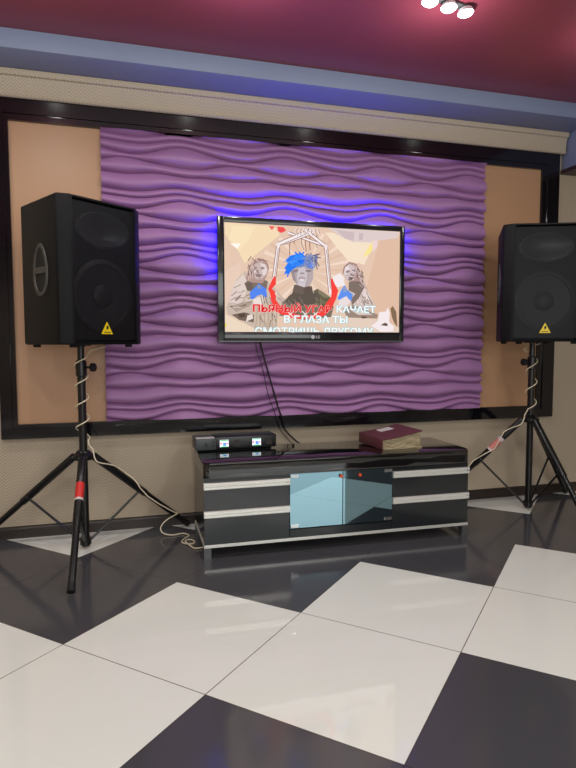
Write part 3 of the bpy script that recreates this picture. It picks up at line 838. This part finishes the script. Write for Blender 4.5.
# ------------------------------------------------------------------ tripod stands
ZHUB = .468; ZHUBR = .56
def make_stand(x, y, angs, r, label, sticker_leg, knob_ang, ztop, ZHUB):
    t = thing('speaker_stand', (x, y, 0), 0, label, 'speaker stand', 'tripod speaker stands')
    mk('lower_pole', tube(bmesh.new(), [(0, 0, .014), (0, 0, .90)], .0195, 18), 'stand_black', t, smooth=True)
    mk('upper_pole', tube(bmesh.new(), [(0, 0, .9005), (0, 0, ztop - .0065)], .0165, 18), 'stand_black', t, smooth=True)
    mk('clamp_collar', lathe(bmesh.new(), [(.020, .86), (.026, .865), (.026, .935), (.019, .94)], n=20), 'stand_black', t, smooth=True)
    ka = math.radians(knob_ang); kd = Vector((math.cos(ka), math.sin(ka), 0))
    bm = tube(bmesh.new(), [kd * .025 + V(0, 0, .905), kd * .045 + V(0, 0, .905)], .006, 10)
    tube(bm, [kd * .045 + V(0, 0, .905), kd * .05 + V(0, 0, .905), kd * .068 + V(0, 0, .905), kd * .073 + V(0, 0, .905)], [.014, .021, .021, .015], 10)
    mk('knob', bm, 'rubber', t, smooth=True)
    mk('leg_collar', lathe(bmesh.new(), [(.020, ZHUB - .022), (.046, ZHUB - .018), (.052, ZHUB - .006), (.052, ZHUB + .006), (.04, ZHUB + .012), (.03, ZHUB + .026), (.020, ZHUB + .028)], n=24), 'stand_black', t, smooth=True)
    mk('brace_collar', lathe(bmesh.new(), [(.0197, .020), (.028, .024), (.028, .056), (.0197, .060)], n=18), 'stand_black', t, smooth=True)
    for i, an in enumerate(angs):
        a = math.radians(an); d = Vector((math.cos(a), math.sin(a), 0)); sd = Vector((-d.y, d.x, 0))
        A = d * .047 + V(0, 0, ZHUB - .004); B = d * r + V(0, 0, .016)
        leg = mk('leg', tube(bmesh.new(), [A, A.lerp(B, .52), A.lerp(B, .53), A.lerp(B, .97)], [.0195, .0195, .0152, .0152], 14), 'stand_black', t, smooth=True)
        mk('foot_cap', tube(bmesh.new(), [A.lerp(B, .945), A.lerp(B, 1.0)], [.0165, .0172], 14), 'rubber', leg, smooth=True)
        mk('bolt', tube(bmesh.new(), [A - sd * .020, A + sd * .020], .004, 8), 'chrome', leg)
        Mid = A.lerp(B, .46) - V(0, 0, .012)
        bq = d * .026 + V(0, 0, .040)
        mk('brace', tube(bmesh.new(), [Mid, bq], .0065, 8), 'stand_black', t, smooth=True)
        mk('bolt', tube(bmesh.new(), [A.lerp(B, .46) - sd * .020, A.lerp(B, .46) + sd * .020], .004, 8), 'feet_metal', leg)
        if i == sticker_leg:
            bm = tube(bmesh.new(), [A.lerp(B, .22), A.lerp(B, .36)], .0199, 14)
            tube(bm, [A.lerp(B, .215), A.lerp(B, .245)] if x > 1 else [A.lerp(B, .345), A.lerp(B, .362)], .0202, 14, mi=1)
            if x > 1: tube(bm, [A.lerp(B, .345), A.lerp(B, .362)], .0202, 14, mi=1)
            tag(mk('sticker', bm, ['pink_sticker' if x > 1 else 'red_sticker', 'pale_sticker'], leg, smooth=True), 'faded pink and white sticker wrapped round the leg' if x > 1 else 'red and white sticker wrapped round the leg')
    return t
LANG = (-93, 22, 159); RANG = (-93, 27, 152); LR, RR = .572, .56
make_stand(LSP[0], LSP[1], LANG, LR, 'black tripod stand with a red sticker on its front leg, under the left loudspeaker', 0, -20, SZ, ZHUB)
make_stand(RSP[0], RSP[1], RANG, RR, 'black tripod stand beside the TV stand, under the right loudspeaker', 2, 185, ZR, ZHUBR)

# ------------------------------------------------------------------ cables
def spiral(c, z0, z1, turns, ph, rad=.0245, n=14):
    out = []
    N = int(abs(turns) * n)
    for k in range(N + 1):
        t = k / N; a = ph + turns * 2 * PI * t
        out.append((c[0] + rad * math.cos(a), c[1] + rad * math.sin(a), z0 + (z1 - z0) * t))
    return out
cr = .0034
def polar(c, rad, deg, z): return (c[0] + rad * math.cos(math.radians(deg)), c[1] + rad * math.sin(math.radians(deg)), z)
def wrap(c, an, r, keys, side, ZHUB, rad=.0248, n=5):
    """points lying on the surface of a leg: keys are (position along the leg, angle round it)"""
    a = math.radians(an); d = Vector((math.cos(a), math.sin(a), 0)); sd = Vector((-d.y, d.x, 0)) * side
    A = d * .047 + V(0, 0, ZHUB - .004); B = d * r + V(0, 0, .016); up = (B - A).normalized().cross(sd); up = up if up.z > 0 else -up
    out = []
    for (t0, f0), (t1, f1) in zip(keys, keys[1:]):
        for k in range(n):
            q = k / n; f = math.radians(f0 + (f1 - f0) * q); p = A.lerp(B, t0 + (t1 - t0) * q) + sd * math.cos(f) * rad + up * math.sin(f) * rad
            out.append((c[0] + p.x, c[1] + p.y, p.z))
    return out
TW = -4.1
p = [polar(LSP, .13, 25, SZ - .010), polar(LSP, .08, 22, SZ - .022), polar(LSP, .045, 18, .985)]
p += spiral(LSP, .965, .545, TW, math.radians(-35) - TW * 2 * PI, .0312)
p += [polar(LSP, .038, -37, .522), polar(LSP, .060, -38, .502), polar(LSP, .066, -38, .468), polar(LSP, .078, -30, .44)]
p += wrap(LSP, LANG[1], LR, [(.12, 15), (.20, 70), (.28, 95), (.36, 70), (.44, 10), (.54, -20), (.66, -15), (.78, 5), (.86, 20)], -1, ZHUB)
p += [(.235, -.155, .075), (.205, -.16, .04), (.215, -.18, .014), (.26, -.20, .006), (.32, -.19, .006), (.345, -.235, .006), (.31, -.29, .006), (.30, -.335, .006), (.335, -.37, .006), (.362, -.35, .006), (.352, -.31, .007), (.325, -.31, .009), (.315, -.35, .0145), (.335, -.40, .006), (.355, -.44, .006), (.41, -.43, .006)]
c = mk('speaker_cable', tube(bmesh.new(), spline(p, 4), cr, 8), 'cable_white', smooth='all')
tag(c, 'cream cable wound round the left stand, ending in a loop on the floor', 'cable', 'cream speaker cables')
TW = -2.75
p = [polar(RSP, .12, 30, ZR - .010), polar(RSP, .08, 40, ZR - .022), polar(RSP, .045, 200 - TW * 360 + 25, .985)]
p += spiral(RSP, .965, ZHUBR + .062, TW, math.radians(205) - TW * 2 * PI, .0312)
p += [polar(RSP, .040, 203, ZHUBR + .050), polar(RSP, .060, 202, ZHUBR + .032), polar(RSP, .068, 200, ZHUBR + .002), polar(RSP, .080, 190, ZHUBR - .030)]
p += wrap(RSP, RANG[2], RR, [(.10, 20), (.17, 60), (.24, 20), (.32, -25), (.42, 20), (.52, 60), (.60, 30), (.70, -40), (.80, -60)], 1, ZHUBR)
p += [(1.985, -.14, .08), (1.96, -.15, .03), (1.93, -.15, .008), (1.85, -.14, .006)]
c = mk('speaker_cable', tube(bmesh.new(), spline(p, 4), cr, 8), 'cable_white', smooth='all')
tag(c, 'cream cable wound round the right stand, running down its leg behind the TV stand', 'cable', 'cream speaker cables')
# television cords
p = [(.775, -.071, 1.035), (.785, -.071, .99), (.81, -.070, .90), (.85, -.070, .76), (.885, -.070, .64), (.905, -.062, .595), (.92, -.053, .54), (.93, -.051, .515), (.985, -.035, .46), (1.03, -.06, .42), (1.05, -.08, .36), (1.05, -.08, .25)]
p = [(x - TCX, y + .05, z - TCZ) for x, y, z in p]
c = mk('power_cord', tube(bmesh.new(), spline(p, 6), .0048, 8), 'cable_black', tv, smooth='all')
p = [(.752, -.071, 1.035), (.757, -.071, .98), (.79, -.068, .88), (.82, -.067, .74), (.855, -.067, .64), (.875, -.060, .59), (.895, -.050, .53), (.905, -.048, .51), (.955, -.03, .455), (.99, -.05, .40), (1.0, -.07, .3), (1.0, -.07, .25)]
p = [(x - TCX, y + .05, z - TCZ) for x, y, z in p]
c = mk('signal_wire', tube(bmesh.new(), spline(p, 6), .0022, 8), 'cable_black', tv, smooth='all')
tag(c, 'thinner wire beside the cord')

# ------------------------------------------------------------------ ceiling spot
LAMP = (1.367, -1.029)
sp = thing('ceiling_spotlight', (LAMP[0], LAMP[1], ZC), math.radians(10), 'lit triple spotlight fixture on the red ceiling', 'ceiling light')
mk('base_plate', bx(-.125, .118, -.020, .020, -.010, -.0005, bev=.004), 'feet_metal', sp, smooth=True)
for k, dx in enumerate((-.098, 0, .09)):
    ax = Vector((.10 * (k - 1), -.06, -1)).normalized()
    b0 = Vector((dx, 0, -.0102))
    hd = mk('spot_head', tube(bmesh.new(), [b0, b0 + ax * .003, b0 + ax * .018], [.022, .030, .034], 20), 'lamp_white', sp, smooth=True)
    tag(mk('lens', tube(bmesh.new(), [b0 + ax * .0182, b0 + ax * .024, b0 + ax * .028], [.033, .028, .014], 20), 'bulb', hd), 'glowing lens')

# ------------------------------------------------------------------ light
def point(name, loc, power, col=(1, .95, .9), rad=.04):
    l = bpy.data.lights.new(name, 'POINT'); l.energy = power; l.color = col; l.shadow_soft_size = rad
    o = bpy.data.objects.new(name, l); o.location = loc; COL.objects.link(o); return o
def area(name, loc, power, size, col=(1, .95, .9), rot=(0, 0, 0), sy=None):
    l = bpy.data.lights.new(name, 'AREA'); l.energy = power; l.color = col; l.size = size
    if sy: l.shape = 'RECTANGLE'; l.size_y = sy
    o = bpy.data.objects.new(name, l); o.location = loc; o.rotation_euler = rot; COL.objects.link(o); return o
WARM = (.975, 1, .945)
def down(loc, power, ang=156, rad=.04):
    l = bpy.data.lights.new('ceiling_downlight', 'SPOT'); l.energy = power; l.color = WARM; l.shadow_soft_size = rad
    l.spot_size = math.radians(ang); l.spot_blend = .45
    o = bpy.data.objects.new('ceiling_downlight', l); o.location = loc; COL.objects.link(o); return o
for x, e in ((-1.2, 1), (-.35, 1), (.5, 1), (LAMP[0], 1), (2.25, .55)):
    down((x, LAMP[1], ZC - .06), 11 * e)
    point('spot_glow', (x, LAMP[1], ZC - .2), 5.0 * e, WARM, .03)
for y, e in ((-3.0, 31), (-4.7, 34)):
    for x in (-1.4, .1, 1.6, 3.2):
        down((x, y, ZC - .06), e)
area('front_fill', (1.0, YB + .15, 1.5), 75, 4.0, (.95, 1, .98), (PI / 2, 0, 0), 1.6)  # added soft fill from behind the camera to brighten the wall, no real source

w = bpy.data.worlds.new('World'); SC.world = w; w.use_nodes = True
w.node_tree.nodes['Background'].inputs[0].default_value = (.5, .5, .55, 1); w.node_tree.nodes['Background'].inputs[1].default_value = .05

# ------------------------------------------------------------------ camera
yaw, pit, rol = .2804, -.071, -.0013
cy, sy = math.cos(yaw), math.sin(yaw)
F = Vector((sy * math.cos(pit), cy * math.cos(pit), math.sin(pit))); R_ = Vector((cy, -sy, 0)); U_ = R_.cross(F)
c_, s_ = math.cos(rol), math.sin(rol)
R2 = R_ * c_ + U_ * s_; U2 = U_ * c_ - R_ * s_
cam = bpy.data.cameras.new('camera'); co = bpy.data.objects.new('camera', cam); COL.objects.link(co)
mw = Matrix((R2, U2, -F)).transposed().to_4x4(); mw.translation = Vector((0, -3.3326, 1.028))
co.matrix_world = mw
cam.sensor_fit = 'VERTICAL'; cam.sensor_height = 36.0; cam.sensor_width = 27.0; cam.lens = 592.74 / 768 * 36
cam.clip_start = .02
SC.camera = co
SC.view_settings.view_transform = 'Standard'; SC.view_settings.look = 'None'
SC.view_settings.gamma = 1; SC.view_settings.use_curve_mapping = False
SC.view_settings.exposure = 0.0
try:
    SC.cycles.use_denoising = True
    SC.cycles.max_bounces = 8
    SC.cycles.sample_clamp_indirect = 6
except Exception: pass
